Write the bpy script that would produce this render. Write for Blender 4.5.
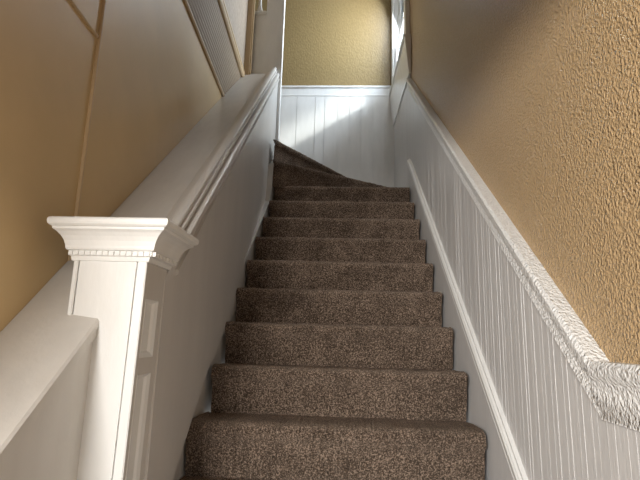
import bpy, bmesh, math, random
from mathutils import Vector, Matrix
random.seed(7)
for o in list(bpy.data.objects):
    bpy.data.objects.remove(o, do_unlink=True)
S = bpy.context.scene
COL = S.collection

# ------------------------------------------------------------------ camera
CAM = dict(loc=(.5251, -1.4918, .4711), pitch=.2007, yaw=-.0511, roll=.0272, f=480.0)
def make_camera():
    p, y, r = CAM['pitch'], CAM['yaw'], CAM['roll']
    F = Vector((math.sin(y)*math.cos(p), math.cos(y)*math.cos(p), math.sin(p)))
    R0 = Vector((math.cos(y), -math.sin(y), 0)); U0 = R0.cross(F)
    R = math.cos(r)*R0 + math.sin(r)*U0
    U = -math.sin(r)*R0 + math.cos(r)*U0
    M = Matrix((R, U, -F)).transposed().to_4x4()
    M.translation = Vector(CAM['loc'])
    cd = bpy.data.cameras.new('camera'); co = bpy.data.objects.new('camera', cd)
    COL.objects.link(co); co.matrix_world = M
    cd.sensor_width = 36; cd.lens = CAM['f']/640*36; cd.clip_start = .02
    S.camera = co
make_camera()

# ------------------------------------------------------------------ world, lights, exposure
S.view_settings.view_transform = 'Standard'
S.view_settings.look = 'None'
S.view_settings.gamma = 1.0
S.view_settings.use_curve_mapping = False
S.view_settings.exposure = 0.0
w = bpy.data.worlds.new('world'); S.world = w; w.use_nodes = True
bg = w.node_tree.nodes['Background']
bg.inputs[0].default_value = (.86, .93, 1.0, 1); bg.inputs[1].default_value = 1.0

def area(name, loc, aim, sx, sy, power, col):
    ld = bpy.data.lights.new(name, 'AREA'); ld.shape = 'RECTANGLE'
    ld.size = sx; ld.size_y = sy; ld.energy = power; ld.color = col
    o = bpy.data.objects.new(name, ld); COL.objects.link(o)
    o.location = loc
    o.rotation_euler = (Vector(aim)-Vector(loc)).to_track_quat('-Z', 'Y').to_euler()
    return o
# daylight through the entry door behind the camera, and through the stair window
area('entry_daylight', (-.55, -3.4, .84), (.55, .6, .75), 1.1, .26, 145, (1, .97, .925))
area('window_daylight', (1.125, 2.45, 3.48), (-.9, 2.05, 2.9), .68, 1.15, 62, (.85, .925, 1.0))
sd = bpy.data.lights.new('sun', 'SUN'); sd.energy = 6.5; sd.angle = math.radians(4); sd.color = (1, .95, .86)
so = bpy.data.objects.new('sun', sd); COL.objects.link(so)
so.rotation_euler = Vector((-.94, .42, -.56)).to_track_quat('-Z', 'Y').to_euler()

# ------------------------------------------------------------------ shared dimensions
G, RZ = .2157, .1761          # going and rise of a step
SL = RZ/G
SH = -.043                    # the left side runs slightly askew of the right wall
def XL(off, y): return off + SH*y
def XR(y): return 1.02 if y < 1.95 else 1.02 - .025*(y-1.95)
BACK = 2.95
FLOOR = -3*RZ
TOP = 4.7

# ------------------------------------------------------------------ materials
def new_mat(name):
    m = bpy.data.materials.new(name); m.use_nodes = True
    nt = m.node_tree; b = nt.nodes['Principled BSDF']
    return m, nt, b
def node(nt, t, **kw):
    n = nt.nodes.new(t)
    for k, v in kw.items():
        if k in n.inputs: n.inputs[k].default_value = v
        else: setattr(n, k, v)
    return n
def coords(nt, scale=(1, 1, 1)):
    tc = node(nt, 'ShaderNodeTexCoord'); mp = node(nt, 'ShaderNodeMapping')
    mp.inputs['Scale'].default_value = scale
    nt.links.new(tc.outputs['Object'], mp.inputs['Vector'])
    return mp.outputs['Vector']
def ramp(nt, fac, stops):
    r = node(nt, 'ShaderNodeValToRGB')
    e = r.color_ramp.elements
    while len(e) < len(stops): e.new(.5)
    for i, (p, c) in enumerate(stops):
        e[i].position = p; e[i].color = (*c, 1)
    nt.links.new(fac, r.inputs['Fac']); return r.outputs['Color']
def bump(nt, b, height, strength, dist):
    bp = node(nt, 'ShaderNodeBump'); bp.inputs['Strength'].default_value = strength
    bp.inputs['Distance'].default_value = dist
    nt.links.new(height, bp.inputs['Height']); nt.links.new(bp.outputs['Normal'], b.inputs['Normal'])
    return bp

def paint(name, col, rough=.35, brush=.15, scale=(18, 18, 5), var=.04, spec=.5):
    m, nt, b = new_mat(name)
    b.inputs['Specular IOR Level'].default_value = spec
    v = coords(nt, scale)
    n = node(nt, 'ShaderNodeTexNoise', Scale=1.0, Detail=5.0)
    nt.links.new(v, n.inputs['Vector'])
    lo = tuple(c*(1-var) for c in col); hi = tuple(min(1, c*(1+var)) for c in col)
    nt.links.new(ramp(nt, n.outputs['Fac'], [(.3, lo), (.7, hi)]), b.inputs['Base Color'])
    b.inputs['Roughness'].default_value = rough
    n2 = node(nt, 'ShaderNodeTexNoise', Scale=6.0, Detail=3.0)
    nt.links.new(v, n2.inputs['Vector'])
    bump(nt, b, n2.outputs['Fac'], brush, .004)
    return m

def embossed(name, c1, c2, rough, size, dist, strength=1.0, tall=.55):
    m, nt, b = new_mat(name)
    v = coords(nt, (1, 1, tall))
    n = node(nt, 'ShaderNodeTexNoise', Scale=size, Detail=1.5, Roughness=.5, Distortion=.2)
    nt.links.new(v, n.inputs['Vector'])
    nt.links.new(ramp(nt, n.outputs['Fac'], [(.35, c1), (.65, c2)]), b.inputs['Base Color'])
    b.inputs['Roughness'].default_value = rough
    bump(nt, b, n.outputs['Fac'], strength, dist)
    return m

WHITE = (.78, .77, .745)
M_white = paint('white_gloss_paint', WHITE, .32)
M_panel_shaded = paint('half_wall_paint', (.64, .61, .57), .3, .2, (30, 9, 2.0))  # colour darkened to carry the shade on the half wall's stair side
M_shelf_shaded = paint('knee_wall_paint', (.66, .635, .595), .4, .15)  # off-white with the knee wall's shade mixed into the colour
M_post = paint('newel_paint', (.82, .815, .79), .35, .12)
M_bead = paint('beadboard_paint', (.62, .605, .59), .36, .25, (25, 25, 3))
M_rail = embossed('lumpy_white_rail_paint', (.72, .71, .69), (.82, .81, .79), .3, 150, .008, .9, .8)
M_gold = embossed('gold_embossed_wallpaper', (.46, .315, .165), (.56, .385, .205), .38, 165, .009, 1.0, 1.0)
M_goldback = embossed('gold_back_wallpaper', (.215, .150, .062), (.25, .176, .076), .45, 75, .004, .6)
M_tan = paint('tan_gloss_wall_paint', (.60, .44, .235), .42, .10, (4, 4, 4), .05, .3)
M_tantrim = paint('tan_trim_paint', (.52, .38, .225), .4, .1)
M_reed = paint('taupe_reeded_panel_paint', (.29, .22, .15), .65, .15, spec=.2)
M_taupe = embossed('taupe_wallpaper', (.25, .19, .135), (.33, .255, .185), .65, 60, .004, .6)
M_ceil = paint('ceiling_paint', (.72, .70, .66), .7)
M_floor = paint('landing_floor_paint', (.16, .11, .075), .5)
M_dark = paint('dark_latch_metal', (.06, .05, .045), .4)

def carpet_material():
    m, nt, b = new_mat('brown_fleck_carpet')
    v = coords(nt)
    n = node(nt, 'ShaderNodeTexNoise', Scale=190.0, Detail=3.0, Roughness=.7)
    nt.links.new(v, n.inputs['Vector'])
    big = node(nt, 'ShaderNodeTexNoise', Scale=9.0, Detail=3.0)
    nt.links.new(v, big.inputs['Vector'])
    mix = node(nt, 'ShaderNodeMath', operation='MULTIPLY_ADD')
    nt.links.new(big.outputs['Fac'], mix.inputs[0]); mix.inputs[1].default_value = .16
    sub = node(nt, 'ShaderNodeMath', operation='SUBTRACT'); sub.inputs[1].default_value = .08
    nt.links.new(n.outputs['Fac'], sub.inputs[0]); nt.links.new(sub.outputs[0], mix.inputs[2])
    nt.links.new(ramp(nt, mix.outputs[0], [(.37, (.022, .0145, .010)), (.50, (.092, .062, .043)), (.63, (.44, .325, .245))]), b.inputs['Base Color'])
    b.inputs['Roughness'].default_value = .95
    b.inputs['Specular IOR Level'].default_value = .1
    b.inputs['Sheen Weight'].default_value = .42; b.inputs['Sheen Roughness'].default_value = .45; b.inputs['Sheen Tint'].default_value = (.85, .66, .52, 1)
    bump(nt, b, n.outputs['Fac'], 1.0, .012)
    return m
M_carpet = carpet_material()

def glass_material():
    m = bpy.data.materials.new('window_glass'); m.use_nodes = True
    nt = m.node_tree; nt.nodes.clear()
    out = node(nt, 'ShaderNodeOutputMaterial'); mx = node(nt, 'ShaderNodeMixShader')
    tr = node(nt, 'ShaderNodeBsdfTransparent'); gl = node(nt, 'ShaderNodeBsdfGlossy', Roughness=.03)
    tr.inputs['Color'].default_value = (.93, .97, 1, 1)
    fr = node(nt, 'ShaderNodeFresnel', IOR=1.2)
    nt.links.new(fr.outputs[0], mx.inputs[0]); nt.links.new(tr.outputs[0], mx.inputs[1]); nt.links.new(gl.outputs[0], mx.inputs[2])
    nt.links.new(mx.outputs[0], out.inputs[0]); return m
M_glass = glass_material()

# ------------------------------------------------------------------ mesh helpers
def build(name, bm, mat, parent=None, smooth=False):
    bmesh.ops.recalc_face_normals(bm, faces=bm.faces[:])
    me = bpy.data.meshes.new(name); bm.to_mesh(me); bm.free()
    me.materials.append(mat)
    o = bpy.data.objects.new(name, me); COL.objects.link(o)
    if smooth:
        for p in me.polygons: p.use_smooth = True
        try: me.set_sharp_from_angle(angle=math.radians(35))
        except Exception: pass
    if parent:
        o.parent = parent
        o.matrix_parent_inverse = Matrix.Translation(-parent.location)
    return o
def struct(name, bm, mat, parent=None, smooth=False, label=None):
    o = build(name, bm, mat, parent, smooth)
    o['kind'] = 'structure'
    if label: o['label'] = label
    return o
def thing(name, loc, label, cat, group=None):
    o = bpy.data.objects.new(name, None); COL.objects.link(o); o.location = loc
    o.empty_display_size = .1
    o['label'] = label; o['category'] = cat
    if group: o['group'] = group
    return o
def hexa(bm, v):          # 8 points: bottom loop 4, top loop 4
    vs = [bm.verts.new(p) for p in v]
    for f in ((0, 1, 2, 3), (4, 5, 6, 7), (0, 1, 5, 4), (1, 2, 6, 5), (2, 3, 7, 6), (3, 0, 4, 7)):
        bm.faces.new([vs[i] for i in f])
def box(bm, x0, x1, y0, y1, z0, z1):
    hexa(bm, [(x0, y0, z0), (x1, y0, z0), (x1, y1, z0), (x0, y1, z0), (x0, y0, z1), (x1, y0, z1), (x1, y1, z1), (x0, y1, z1)])
def loft(bm, rings, close=True):
    """rings: lists of points, same length; caps both ends"""
    vr = [[bm.verts.new(p) for p in r] for r in rings]
    n = len(vr[0])
    for a, b in zip(vr, vr[1:]):
        for i in range(n if close else n-1):
            j = (i+1) % n
            bm.faces.new((a[i], a[j], b[j], b[i]))
    if close:
        bm.faces.new(vr[0]); bm.faces.new(vr[-1])
    return vr
def prism_x(bm, poly, x0, x1):          # poly of (y,z); x may be function of y
    f0 = x0 if callable(x0) else (lambda y: x0)
    f1 = x1 if callable(x1) else (lambda y: x1)
    loft(bm, [[(f0(y), y, z) for y, z in poly], [(f1(y), y, z) for y, z in poly]])
def sweep(bm, prof, stations):
    """prof: (x_off,h); stations: (y, base_z, xfunc)"""
    loft(bm, [[(xf(px, y), y, bz+h) for px, h in prof] for y, bz, xf in stations])
def arc(cx, cy, r, a0, a1, n):
    return [(cx+r*math.cos(math.radians(a0+(a1-a0)*i/n)), cy+r*math.sin(math.radians(a0+(a1-a0)*i/n))) for i in range(n+1)]

# ================================================================== SETTING
# floor of the lower landing
bm = bmesh.new(); box(bm, -2.3, 1.15, -3.7, .0, FLOOR-.1, FLOOR); struct('floor', bm, M_floor)
bm = bmesh.new(); box(bm, -2.3, 1.15, -3.7, BACK+.12, TOP, TOP+.1); struct('ceiling', bm, M_ceil)

# right wall, gold paper, with the window opening
W0, W1, WZ0, WZ1 = 2.10, 2.84, 2.88, 4.10
bm = bmesh.new()
def wr(y0, y1, z0, z1, t0=.012, t1=.14):
    hexa(bm, [(XR(y0)+t0, y0, z0), (XR(y0)+t1, y0, z0), (XR(y1)+t1, y1, z0), (XR(y1)+t0, y1, z0),
              (XR(y0)+t0, y0, z1), (XR(y0)+t1, y0, z1), (XR(y1)+t1, y1, z1), (XR(y1)+t0, y1, z1)])
wr(-3.7, 1.95, FLOOR, TOP); wr(1.95, W0, FLOOR, TOP); wr(W0, W1, FLOOR, WZ0); wr(W0, W1, WZ1, TOP); wr(W1, BACK+.12, FLOOR, TOP)
struct('wall_right', bm, M_gold)

# wainscot of the right wall: flat skirt plane and beads, under the rail
RT, RB = .874, .77            # rail top and bottom above the nosing line
YT = -.53                     # where the rail turns level
ZT, ZB = SL*YT+RT, SL*YT+RB
YE = 1.97                     # where the slope ends at the window apron
def rail_mid(y): return (SL*max(y, YT)+.82) if y < YE else 2.60
bm = bmesh.new()
ys = [-3.6, YT, YE]
poly = [(-3.6, FLOOR), (YE, FLOOR), (YE, rail_mid(YE-.01)), (YT, rail_mid(YT)), (-3.6, rail_mid(YT))]
prism_x(bm, poly, lambda y: XR(y), lambda y: XR(y)+.012)
poly = [(YE, FLOOR), (BACK, FLOOR), (BACK, 2.7), (YE, 2.7)]
prism_x(bm, poly, lambda y: XR(y), lambda y: XR(y)+.012)
# raised beads
y = -1.6
k = 0
while y < BACK-.05:
    lo = max(FLOOR, SL*y+.19) if y < 2.05 else SL*y-.4
    if y < -.9: lo = FLOOR+.15
    hi = rail_mid(y)-.03 if y < YE else 2.58
    wd = .0009 + .0006*random.random(); pr = random.choice((.0003, .0005, .0009))
    if hi > lo+.05:
        x = XR(y)
        hexa(bm, [(x-pr, y-wd*.5, lo), (x+.004, y-wd*1.4, lo), (x+.004, y+wd*1.4, lo), (x-pr, y+wd*.5, lo),
                  (x-pr, y-wd*.5, hi), (x+.004, y-wd*1.4, hi), (x+.004, y+wd*1.4, hi), (x-pr, y+wd*.5, hi)])
    k += 1
    y += (.036 if k % 2 else .022) + random.uniform(-.004, .004)
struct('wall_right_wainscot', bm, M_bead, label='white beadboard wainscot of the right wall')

# chair rail: profile (protrusion, h)
rail_prof = [(0, RB), (.010, RB), (.015, RB+.006), (.013, RB+.016), (.016, RB+.020), (.014, RB+.030), (.018, RB+.034), (.016, RB+.044),
             (.020, RB+.048), (.021, RB+.066), (.024, RB+.070), (.030, RB+.078), (.031, RB+.094), (.024, RT), (-.012, RT), (-.012, RB)]
bm = bmesh.new()
n_st = 60
st = []
for i in range(n_st+1):
    yy = YT+(YE-YT)*i/n_st
    st.append((yy, SL*yy))
xf = lambda p, y: XR(y)-p
flat_prof = [((p if h > RB+.06 or p <= 0 else .017), h) for p, h in rail_prof]
rings = [[(xf(p, y), y, SL*YT+h) for p, h in flat_prof] for y in (-3.6, -1.2, -.8, YT-.006)]
rings += [[(xf(p, y), y, bz+h) for p, h in rail_prof] for y, bz in st]
loft(bm, rings)
struct('trim_1', bm, M_rail, smooth=True, label='white lumpy-painted chair rail on the right wall')

# moulding above the right-hand skirt
B0, B1 = .112, .205
mp = [(0, B0), (.009, B0), (.012, B0+.008), (.008, B0+.014), (.009, B0+.022), (.017, B0+.030), (.019, B0+.055), (.015, B0+.062), (.016, B0+.068), (.010, B0+.074), (.011, B1-.006), (.004, B1), (-.01, B1), (-.01, B0)]
bm = bmesh.new()
ya, yb = -.75, 2.09
rings = []
for y0 in (ya, 0, 1.0, 1.9):
    rings.append([(XR(y0)-p, y0, SL*y0+h) for p, h in mp])
rings.append([(XR(yb)-p, yb-(h-B0)*.9, SL*yb+B0+(h-B0)*.12) for p, h in mp])   # mitred pointed top end
loft(bm, rings)
struct('trim_2', bm, M_white, smooth=True, label='white moulded skirting strip along the right of the stairs')

# back wall
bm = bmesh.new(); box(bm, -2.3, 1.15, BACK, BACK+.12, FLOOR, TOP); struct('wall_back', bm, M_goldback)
RZB, RZT = 2.845, 2.955
bm = bmesh.new()
xx = -2.2
edges = [-.60, -.42, -.29, -.155, .03, .215, .31, .44, .56, .67, .79, .90, 1.0]
for a, b in zip(edges, edges[1:]):
    box(bm, a+.002, b-.002, BACK-.016, BACK, 1.3, RZB+.01)
box(bm, -2.2, 1.0, BACK-.006, BACK, 1.3, RZB+.01)
struct('wall_back_wainscot', bm, M_white, label='white boarded wainscot of the back wall under the gold paper')
bm = bmesh.new()
bp = [(0, RZB), (.018, RZB), (.020, RZB+.012), (.016, RZB+.016), (.018, RZB+.085), (.028, RZB+.092), (.030, RZT), (0, RZT)]
loft(bm, [[(-2.2, BACK-p, z) for p, z in bp], [(1.0, BACK-p, z) for p, z in bp]])
struct('trim_3', bm, M_white, label='white chair rail across the back wall')

# left wall (tan), its end by the landing, and battens
TX = -.268
YL0, YL1 = -1.35, 2.42
bm = bmesh.new()
hexa(bm, [(XL(TX, YL0)-.1, YL0, FLOOR), (XL(TX, YL0), YL0, FLOOR), (XL(TX, YL1), YL1, FLOOR), (XL(TX, YL1)-.1, YL1, FLOOR),
          (XL(TX, YL0)-.1, YL0, TOP), (XL(TX, YL0), YL0, TOP), (XL(TX, YL1), YL1, TOP), (XL(TX, YL1)-.1, YL1, TOP)])
struct('wall_left', bm, M_tan)
def batten(bm, y0, z0, y1, z1, wdt, pr, base=0.0):
    d = Vector((0, y1-y0, z1-z0)).normalized(); nrm = Vector((0, -d.z, d.y))*wdt*.5
    prof = [(-1, -.004), (-1, pr*.55), (-.55, pr*.9), (0, pr), (.55, pr*.9), (1, pr*.55), (1, -.004)]
    rings = []
    for yy, zz in ((y0, z0), (y1, z1)):
        r = []
        for s, p in prof:
            Y = yy+nrm.y*s; Z = zz+nrm.z*s
            r.append((XL(TX, Y)+base+p, Y, Z))
        rings.append(r)
    loft(bm, rings)
bm = bmesh.new(); batten(bm, -.168, .60, -.168, 2.6, .012, .010); struct('trim_4', bm, M_tantrim, smooth=True, label='upright tan batten on the left wall')
bm = bmesh.new(); batten(bm, -1.3, 1.385, -.180, 1.376, .010, .008); struct('trim_5', bm, M_tantrim, smooth=True, label='level tan batten meeting the upright batten')
ZA, ZB2 = 2.095, 2.60
bm = bmesh.new(); batten(bm, -1.3, ZA+.01, 1.60, ZA, .026, .016); struct('trim_6', bm, M_tantrim, smooth=True, label='lower tan batten under the reeded band')
bm = bmesh.new(); batten(bm, -1.3, ZB2, 2.36, ZB2, .045, .03); batten(bm, -1.3, ZB2+.06, 2.36, ZB2+.06, .03, .022)
struct('trim_7', bm, M_tantrim, smooth=True, label='double tan moulding above the reeded band')
# reeded band between them
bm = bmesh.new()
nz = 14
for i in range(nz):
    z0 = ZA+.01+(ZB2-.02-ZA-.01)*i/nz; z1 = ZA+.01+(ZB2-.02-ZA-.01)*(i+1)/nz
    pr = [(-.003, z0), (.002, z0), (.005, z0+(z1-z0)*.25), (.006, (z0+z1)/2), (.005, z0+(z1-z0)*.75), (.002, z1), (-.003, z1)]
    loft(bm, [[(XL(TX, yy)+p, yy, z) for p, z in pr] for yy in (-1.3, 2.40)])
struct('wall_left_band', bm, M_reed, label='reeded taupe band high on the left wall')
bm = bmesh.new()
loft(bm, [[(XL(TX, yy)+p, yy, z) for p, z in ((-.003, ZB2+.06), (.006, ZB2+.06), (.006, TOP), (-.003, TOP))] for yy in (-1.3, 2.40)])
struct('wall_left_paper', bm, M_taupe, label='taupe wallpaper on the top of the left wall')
bm = bmesh.new()
box(bm, -.372, -.300, 2.215, 2.250, 2.62, TOP); box(bm, -.372, -.312, 2.203, 2.216, 2.62, TOP)
struct('trim_8', bm, M_tantrim, label='upright trim closing the left wall by the landing')

# the landing side and the hall behind the camera
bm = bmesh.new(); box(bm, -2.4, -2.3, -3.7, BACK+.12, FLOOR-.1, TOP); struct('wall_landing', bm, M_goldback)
bm = bmesh.new(); box(bm, -2.3, 1.03, -1.85, -1.72, 1.10, TOP); struct('wall_header', bm, M_tan)

# ------------------------------------------------------------------ window_1 in the right wall
def wbox(bm, y0, y1, z0, z1, a, b):     # a,b: distances into the room from the wall plane (positive = into the room)
    hexa(bm, [(XR(y0)-b, y0, z0), (XR(y0)-a, y0, z0), (XR(y1)-a, y1, z0), (XR(y1)-b, y1, z0),
              (XR(y0)-b, y0, z1), (XR(y0)-a, y0, z1), (XR(y1)-a, y1, z1), (XR(y1)-b, y1, z1)])
bm = bmesh.new()
wbox(bm, W0-.09, W0+.0, WZ0, WZ1+.1, -.01, .024); wbox(bm, W1, W1+.09, WZ0, WZ1+.1, -.01, .024); wbox(bm, W0-.09, W1+.09, WZ1, WZ1+.1, -.01, .026)
wbox(bm, W0+.0005, W0+.012, WZ0, WZ1, -.145, .002); wbox(bm, W1-.012, W1-.0005, WZ0, WZ1, -.145, .002); wbox(bm, W0, W1, WZ1-.012, WZ1-.0005, -.145, .002)
win = struct('window_1', bm, M_white, label='sash window high on the right wall at the turn of the stairs')
bm = bmesh.new(); wbox(bm, W0-.12, W1+.1, WZ0-.03, WZ0, -.13, .045); o = struct('window_sill', bm, M_white, win)
bm = bmesh.new()
loft(bm, [[(XR(y)-p, y, z) for p, z in ((-.008, 2.52), (.010, 2.52), (.014, 2.55), (.036, 2.80), (.036, WZ0-.03), (-.008, WZ0-.03))] for y in (YE-.02, BACK-.016)])
struct('window_apron', bm, M_white, win)
ZM = 3.30
S0, S1 = W0+.012, W1-.012
def sash(z0, z1, d):
    bm = bmesh.new()
    wbox(bm, S0, S0+.03, z0, z1, d-.03, d); wbox(bm, S1-.03, S1, z0, z1, d-.03, d)
    wbox(bm, S0+.03, S1-.03, z0, z0+.04, d-.03, d); wbox(bm, S0+.03, S1-.03, z1-.035, z1, d-.03, d)
    f = struct('sash', bm, M_white, win)
    bm = bmesh.new(); wbox(bm, S0+.03, S1-.03, z0+.04, z1-.035, d-.018, d-.014); struct('pane', bm, M_glass, f)
sash(WZ0, ZM+.02, -.012); sash(ZM-.02, WZ1-.012, -.045)
bm = bmesh.new(); ym = (W0+W1)/2; wbox(bm, ym-.03, ym+.03, ZM+.02, ZM+.035, -.035, -.012); struct('sash_latch', bm, M_dark, win)

bm = bmesh.new(); box(bm, 1.165, 2.7, .3, 3.9, 4.16, 4.24); struct('trim_9', bm, M_white, label='eave board outside over the window')  # unseen eave, added to trim the sunbeam falling on the back wall

bm = bmesh.new(); box(bm, 1.17, 12, -8, 15, FLOOR-.3, FLOOR-.2); struct('ground', bm, M_ceil)  # unseen pale ground, added to bounce sunlight up under the eave

# ================================================================== STAIRCASE
stairs = thing('staircase', (.5, 0, FLOOR), 'steep staircase in brown flecked carpet, turning left at the top', 'staircase')
XC0, XC1 = -.004, 1.004
def fuzz(p, a): return (p[0]+random.uniform(-a, a)*.6, p[1]+random.uniform(-a, a), p[2]+random.uniform(-a, a))
def step_profile(k):
    z = k*RZ; y = k*G
    pr = [(y+.045, z-RZ-.02)]
    for t in (0, .2, .4, .6, .8): pr.append((y+.032-.012*t, z-RZ+.004+(RZ-.062)*t))
    pr += [(y+.016, z-.060), (y+.008, z-.050), (y+.002, z-.038), (y-.001, z-.027), (y+.001, z-.017), (y+.006, z-.009), (y+.016, z-.002), (y+.030, z+.002), (y+.05, z+.003)]
    for t in (.25, .5, .75, 1): pr.append((y+.05+G*t, z+.003-.007*t))
    return pr
def make_step(k):
    pr = step_profile(k)
    nx = max(30, int(230/(1+.28*max(k, 0))))
    amp = .0028
    bm = bmesh.new(); grid = []
    for i in range(nx+1):
        x0 = .06 if k < 0 else (XC0 if k < 2 else max(XC0, XL(.033, k*G)+.001))
        x = x0+(XC1-x0)*i/nx
        edge = i in (0, nx)
        grid.append([bm.verts.new(fuzz((x, y, z), amp)) for y, z in pr])
    for a, b in zip(grid, grid[1:]):
        for j in range(len(pr)-1): bm.faces.new((a[j], a[j+1], b[j+1], b[j]))
    # sides and underside close the solid
    for g in (grid[0], grid[-1]):
        bot = bm.verts.new((g[0].co.x, g[-1].co.y, g[0].co.z))
        bm.faces.new(g+[bot])
    return build('step', bm, M_carpet, stairs, True)
for k in range(-2, 10): make_step(k)
# winders: flat slabs with rounded nosing, fanning round the corner column
def winder(z, line0, line1, outline):
    """nosing from line0 to line1; outline = further corners (behind the nosing)"""
    bm = bmesh.new()
    a, b = Vector(line0), Vector(line1); d = (b-a).normalized(); nrm = Vector((d.y, -d.x))   # towards the viewer
    prof = [(-.02, -RZ-.02), (-.014, -.055), (-.004, -.044), (.001, -.026), (-.002, -.010), (-.014, 0), (-.03, .001)]
    n = 50; grid = []
    for i in range(n+1):
        p = a+(b-a)*i/n
        grid.append([bm.verts.new(fuzz((p.x+nrm.x*o, p.y+nrm.y*o, z+h), .0025)) for o, h in prof])
    for q, r in zip(grid, grid[1:]):
        for j in range(len(prof)-1): bm.faces.new((q[j], q[j+1], r[j+1], r[j]))
    top = [g[-1] for g in grid]+[bm.verts.new((x, y, z+.001)) for x, y in outline]
    bm.faces.new(top)
    low = [g[0] for g in grid]+[bm.verts.new((x, y, z-RZ-.02)) for x, y in outline]
    bm.faces.new(low)
    return build('winder_step', bm, M_carpet, stairs, True)
ya = 1.885
winder(RZ*10, (-.002, ya-.01), (1.002, 2.55), [(1.0, BACK-.014), (-.002, BACK-.014)])
winder(RZ*11, (-.002, ya+.012), (.665, BACK-.016), [(-.002, BACK-.014)])
winder(RZ*12, (-.055, 2.42), (-.055, BACK-.016), [(-1.1, BACK-.014), (-1.1, 2.42)])
# stringer on the left, behind the half wall
bm = bmesh.new()
prism_x(bm, [(-.75, SL*-.75-.3), (2.24, SL*2.0-.3), (2.24, RZ*10.9), (1.9, RZ*9.9), (1.8, SL*1.8-.05), (.9, SL*.9+.0), (.5, SL*.5+.06), (-.75, SL*-.75+.06)], -.15, -.012)
build('stringer', bm, M_panel_shaded, stairs)

# ================================================================== HALF WALL beside the stairs
YH0, YH1 = -.215, 2.25
HS = .018      # the rail climbs a touch more steeply than the stairs
half = thing('stair_parapet', (-.1, 1.0, SL*1.0), 'long sloping half wall on the left of the stairs with a broad grey-white cap', 'parapet')
bm = bmesh.new()
loft(bm, [[(XL(p, y), y, SL*y+h+(HS*y if h > .5 else 0)) for p, h in ((-.03, lo), (.033, lo), (.033, .80), (-.03, .80))] for y, lo in ((YH0, .035), (.40, .035), (.62, -.03), (.85, -.12), (1.05, -.2), (1.4, -.25), (YH1, -.25))])
build('panel', bm, M_panel_shaded, half)
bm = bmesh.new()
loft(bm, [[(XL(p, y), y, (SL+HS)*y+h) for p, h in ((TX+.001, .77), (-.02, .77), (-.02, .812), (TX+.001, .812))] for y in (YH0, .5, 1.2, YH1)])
build('cap_board', bm, M_panel_shaded, half)
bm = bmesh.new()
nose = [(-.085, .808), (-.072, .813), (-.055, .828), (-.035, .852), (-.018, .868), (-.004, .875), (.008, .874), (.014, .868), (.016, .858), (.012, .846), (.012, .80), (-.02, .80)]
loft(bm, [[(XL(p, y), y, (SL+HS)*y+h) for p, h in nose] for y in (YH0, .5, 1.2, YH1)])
build('handrail', bm, M_panel_shaded, half, True)
fil = [(.010, .846), (.024, .846), (.024, .834), (.014, .830), (.014, .822), (.036, .820), (.042, .814), (.042, .790), (.030, .786), (.030, .768), (.044, .765), (.044, .752), (.034, .746), (.02, .746), (.0, .80)]
bm = bmesh.new()
loft(bm, [[(XL(p, y), y, (SL+HS)*y+h) for p, h in fil] for y in (-.135, .5, 1.2, YH1)])
build('moulding', bm, M_panel_shaded, half)

# ------------------------------------------------------------------ knee wall in front of the newel
YK0, YK1 = -1.25, -.24
KX = -.070
knee = thing('low_parapet', (-.15, -.7, SL*-.7), 'low sloping wall stub with flat shelf top in front of the square newel', 'parapet')
bm = bmesh.new()
loft(bm, [[(x, y, z) for x, z in ((XL(TX, y)+.001, max(FLOOR, SL*y-.6)), (KX, max(FLOOR, SL*y-.6)), (KX, SL*y+.75), (XL(TX, y)+.001, SL*y+.75))] for y in (YK0, -.6, -.335)])
build('panel', bm, M_shelf_shaded, knee)
bm = bmesh.new()
loft(bm, [[(x, y, SL*y+h) for x, h in ((XL(TX, y)+.001, .74), (KX+.006, .74), (KX+.006, .762), (KX+.010, .765), (KX+.010, .777), (KX+.005, .784), (XL(TX, y)+.001, .806))] for y in (YK0, -.6, -.338)])
# beside the newel the shelf runs on up to the cap
build('cap_board', bm, M_shelf_shaded, knee)
bm = bmesh.new()
loft(bm, [[(x, y, SL*y+h) for x, h in ((XL(TX, y)+.001, .70), (-.141, .70), (-.141, .7925+d), (XL(TX, y)+.001, .806+e))] for y, d, e in ((-.338, 0, 0), (-.21, .014, .003))])
build('cap_return', bm, M_shelf_shaded, knee)

# ================================================================== NEWEL POST
PX0, PX1, PY0, PY1 = -.14, .042, -.345, -.205
newel = thing('newel_post', ((PX0+PX1)/2, (PY0+PY1)/2, FLOOR), 'white square box newel post with a moulded crown cap', 'newel post')
PT = .655
def taper(o):        # the right arris leans in a little towards the foot
    for v in o.data.vertices:
        if v.co.x > PX1-.07: v.co.x -= .014*max(0, (PT-.05-v.co.z))
    return o
bm = bmesh.new(); box(bm, PX0, PX1-.008, PY0+.006, PY1, FLOOR, PT); taper(build('shaft', bm, M_post, newel))
bm = bmesh.new(); box(bm, PX0+.013, PX1-.0255, PY0, PY0+.008, FLOOR, PT); taper(build('front_board', bm, M_post, newel))
def edge_strip(x0, x1, z0, z1):
    bm = bmesh.new()
    box(bm, x0, x1, PY0-.003, PY0+.006, z0, z1)
    bmesh.ops.bevel(bm, geom=bm.edges[:], offset=.0018, segments=2, affect='EDGES')
    return taper(build('edge_strip', bm, M_post, newel, True))
edge_strip(PX1-.021, PX1+.001, FLOOR, PT-.005)
edge_strip(PX0-.001, PX0+.010, FLOOR, PT-.005)
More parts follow.
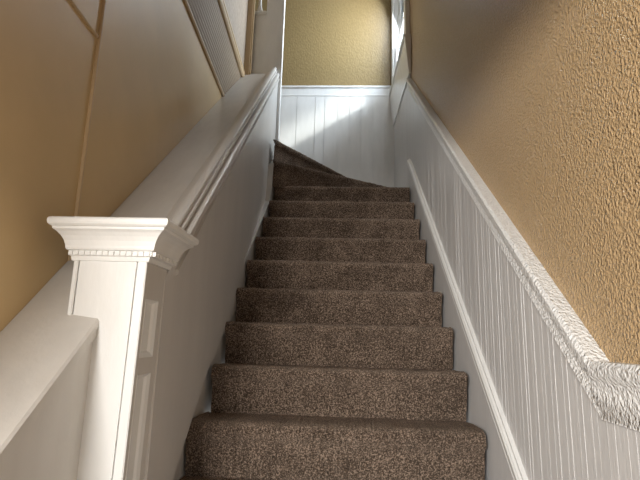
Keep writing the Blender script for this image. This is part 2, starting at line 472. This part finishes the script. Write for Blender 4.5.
# right face: stiles and rails round two sunk panels
fx0, fx1 = PX1-.009, PX1
yi0, yi1 = -.328, -.248
bm = bmesh.new()
z_r = [(FLOOR, -.46), (.372, .412), (.553, PT)]
box(bm, fx0, fx1, PY0+.002, yi0, FLOOR, PT); box(bm, fx0, fx1, yi1, PY1, FLOOR, PT)
for a, b in z_r: box(bm, fx0, fx1, yi0, yi1, a, b)
taper(build('side_frame', bm, M_panel_shaded, newel))
for a, b in ((-.46, .372), (.412, .553)):
    # bevelled inner moulding of each sunk panel
    bm = bmesh.new()
    o_ = [(yi0, a), (yi1, a), (yi1, b), (yi0, b)]
    i_ = [(yi0+.014, a+.022), (yi1-.026, a+.022), (yi1-.026, b-.012), (yi0+.014, b-.012)]
    m_ = [(yi0+.006, a+.010), (yi1-.012, a+.010), (yi1-.012, b-.006), (yi0+.006, b-.006)]
    ro = [bm.verts.new((fx1+.001, y, z)) for y, z in o_]; rm = [bm.verts.new((fx1-.003, y, z)) for y, z in m_]; ri = [bm.verts.new((fx0-.006, y, z)) for y, z in i_]
    rb = [bm.verts.new((fx0-.012, y, z)) for y, z in o_]
    for A, B in ((ro, rm), (rm, ri)):
        for i in range(4):
            j = (i+1) % 4; bm.faces.new((A[i], A[j], B[j], B[i]))
    bm.faces.new(ri)
    for i in range(4):
        j = (i+1) % 4; bm.faces.new((ro[i], ro[j], rb[j], rb[i]))
    bm.faces.new(rb)
    taper(build('side_panel', bm, M_post, newel))
# crown: square rings, offset per side (left, right, front, back)
crown = [(.000, .628), (.006, .628), (.008, .640), (.013, .642), (.013, .655), (.018, .657), (.020, .662), (.0205, .668),
         (.024, .682), (.030, .694), (.038, .704), (.046, .710), (.047, .716), (.051, .718), (.055, .722), (.0565, .728), (.0565, .735), (.054, .740), (.048, .743), (.0, .744)]
crown = [(o_, .744-(.744-z)*.88) for o_, z in crown]
OL, OR, OF, OB = .88, 1.14, 1.0, 1.0
bm = bmesh.new()
rings = []
for o_, z in crown:
    rings.append([(PX0-o_*OL, PY0-o_*OF, z), (PX1+o_*OR, PY0-o_*OF, z), (PX1+o_*OR, PY1+o_*OB, z), (PX0-o_*OL, PY1+o_*OB, z)])
loft(bm, rings)
build('crown_cap', bm, M_post, newel, False)
# dentils
dz0, dz1, do = .6545, .6653, .0175
def dentil(x0, x1, y0, y1):
    bm = bmesh.new(); box(bm, x0, x1, y0, y1, dz0, dz1); build('dentil', bm, M_post, newel)
nx = 14
span = (PX1+.014)-(PX0-.012)
for i in range(nx):
    x0 = PX0-.012+span*(i+.18)/nx
    dentil(x0, x0+span*.62/nx, PY0-do, PY0-.010)
ny = 8; span = PY1-PY0+.02
for i in range(ny):
    y0 = PY0-.012+span*(i+.18)/ny
    dentil(PX1+.010, PX1+.0235, y0, y0+span*.52/ny)

# ================================================================== CORNER COLUMN and landing parapet
cx0, cx1 = -.195, -.040
col = thing('corner_column', (-.11, 2.33, 1.4), 'tall plain grey-white column at the top end of the sloping half wall', 'column')
bm = bmesh.new(); box(bm, cx0, cx1, 2.252, 2.31, 1.4, TOP); build('shaft', bm, M_white, col)
par = thing('landing_parapet', (-.27, 2.33, 2.0), 'short white parapet between the column and the left wall, ledge on top', 'parapet')
bm = bmesh.new(); box(bm, XL(TX, 2.3)+.012, cx0-.0005, 2.27, 2.33, 2.0, 3.28); build('panel', bm, M_white, par)
bm = bmesh.new(); box(bm, XL(TX, 2.3)+.012, cx0-.0005, 2.254, 2.36, 3.28, 3.31)
bmesh.ops.bevel(bm, geom=bm.edges[:], offset=.006, segments=2, affect='EDGES'); build('ledge', bm, M_white, par, True)
# flared foot of a white post standing on the ledge
bm = bmesh.new()
rings = []
for r, z in ((.030, 0), (.030, .02), (.024, .045), (.017, .08), (.014, .13), (.014, .55), (.022, .60)):
    rings.append([(-.270+r*math.cos(t*math.pi/8), 2.31+r*math.sin(t*math.pi/8), 3.31+z) for t in range(16)])
loft(bm, rings)
o = build('baluster', bm, M_white, None, True)
o['label'] = 'slim white upright with a flared foot on the parapet ledge'; o['category'] = 'baluster'
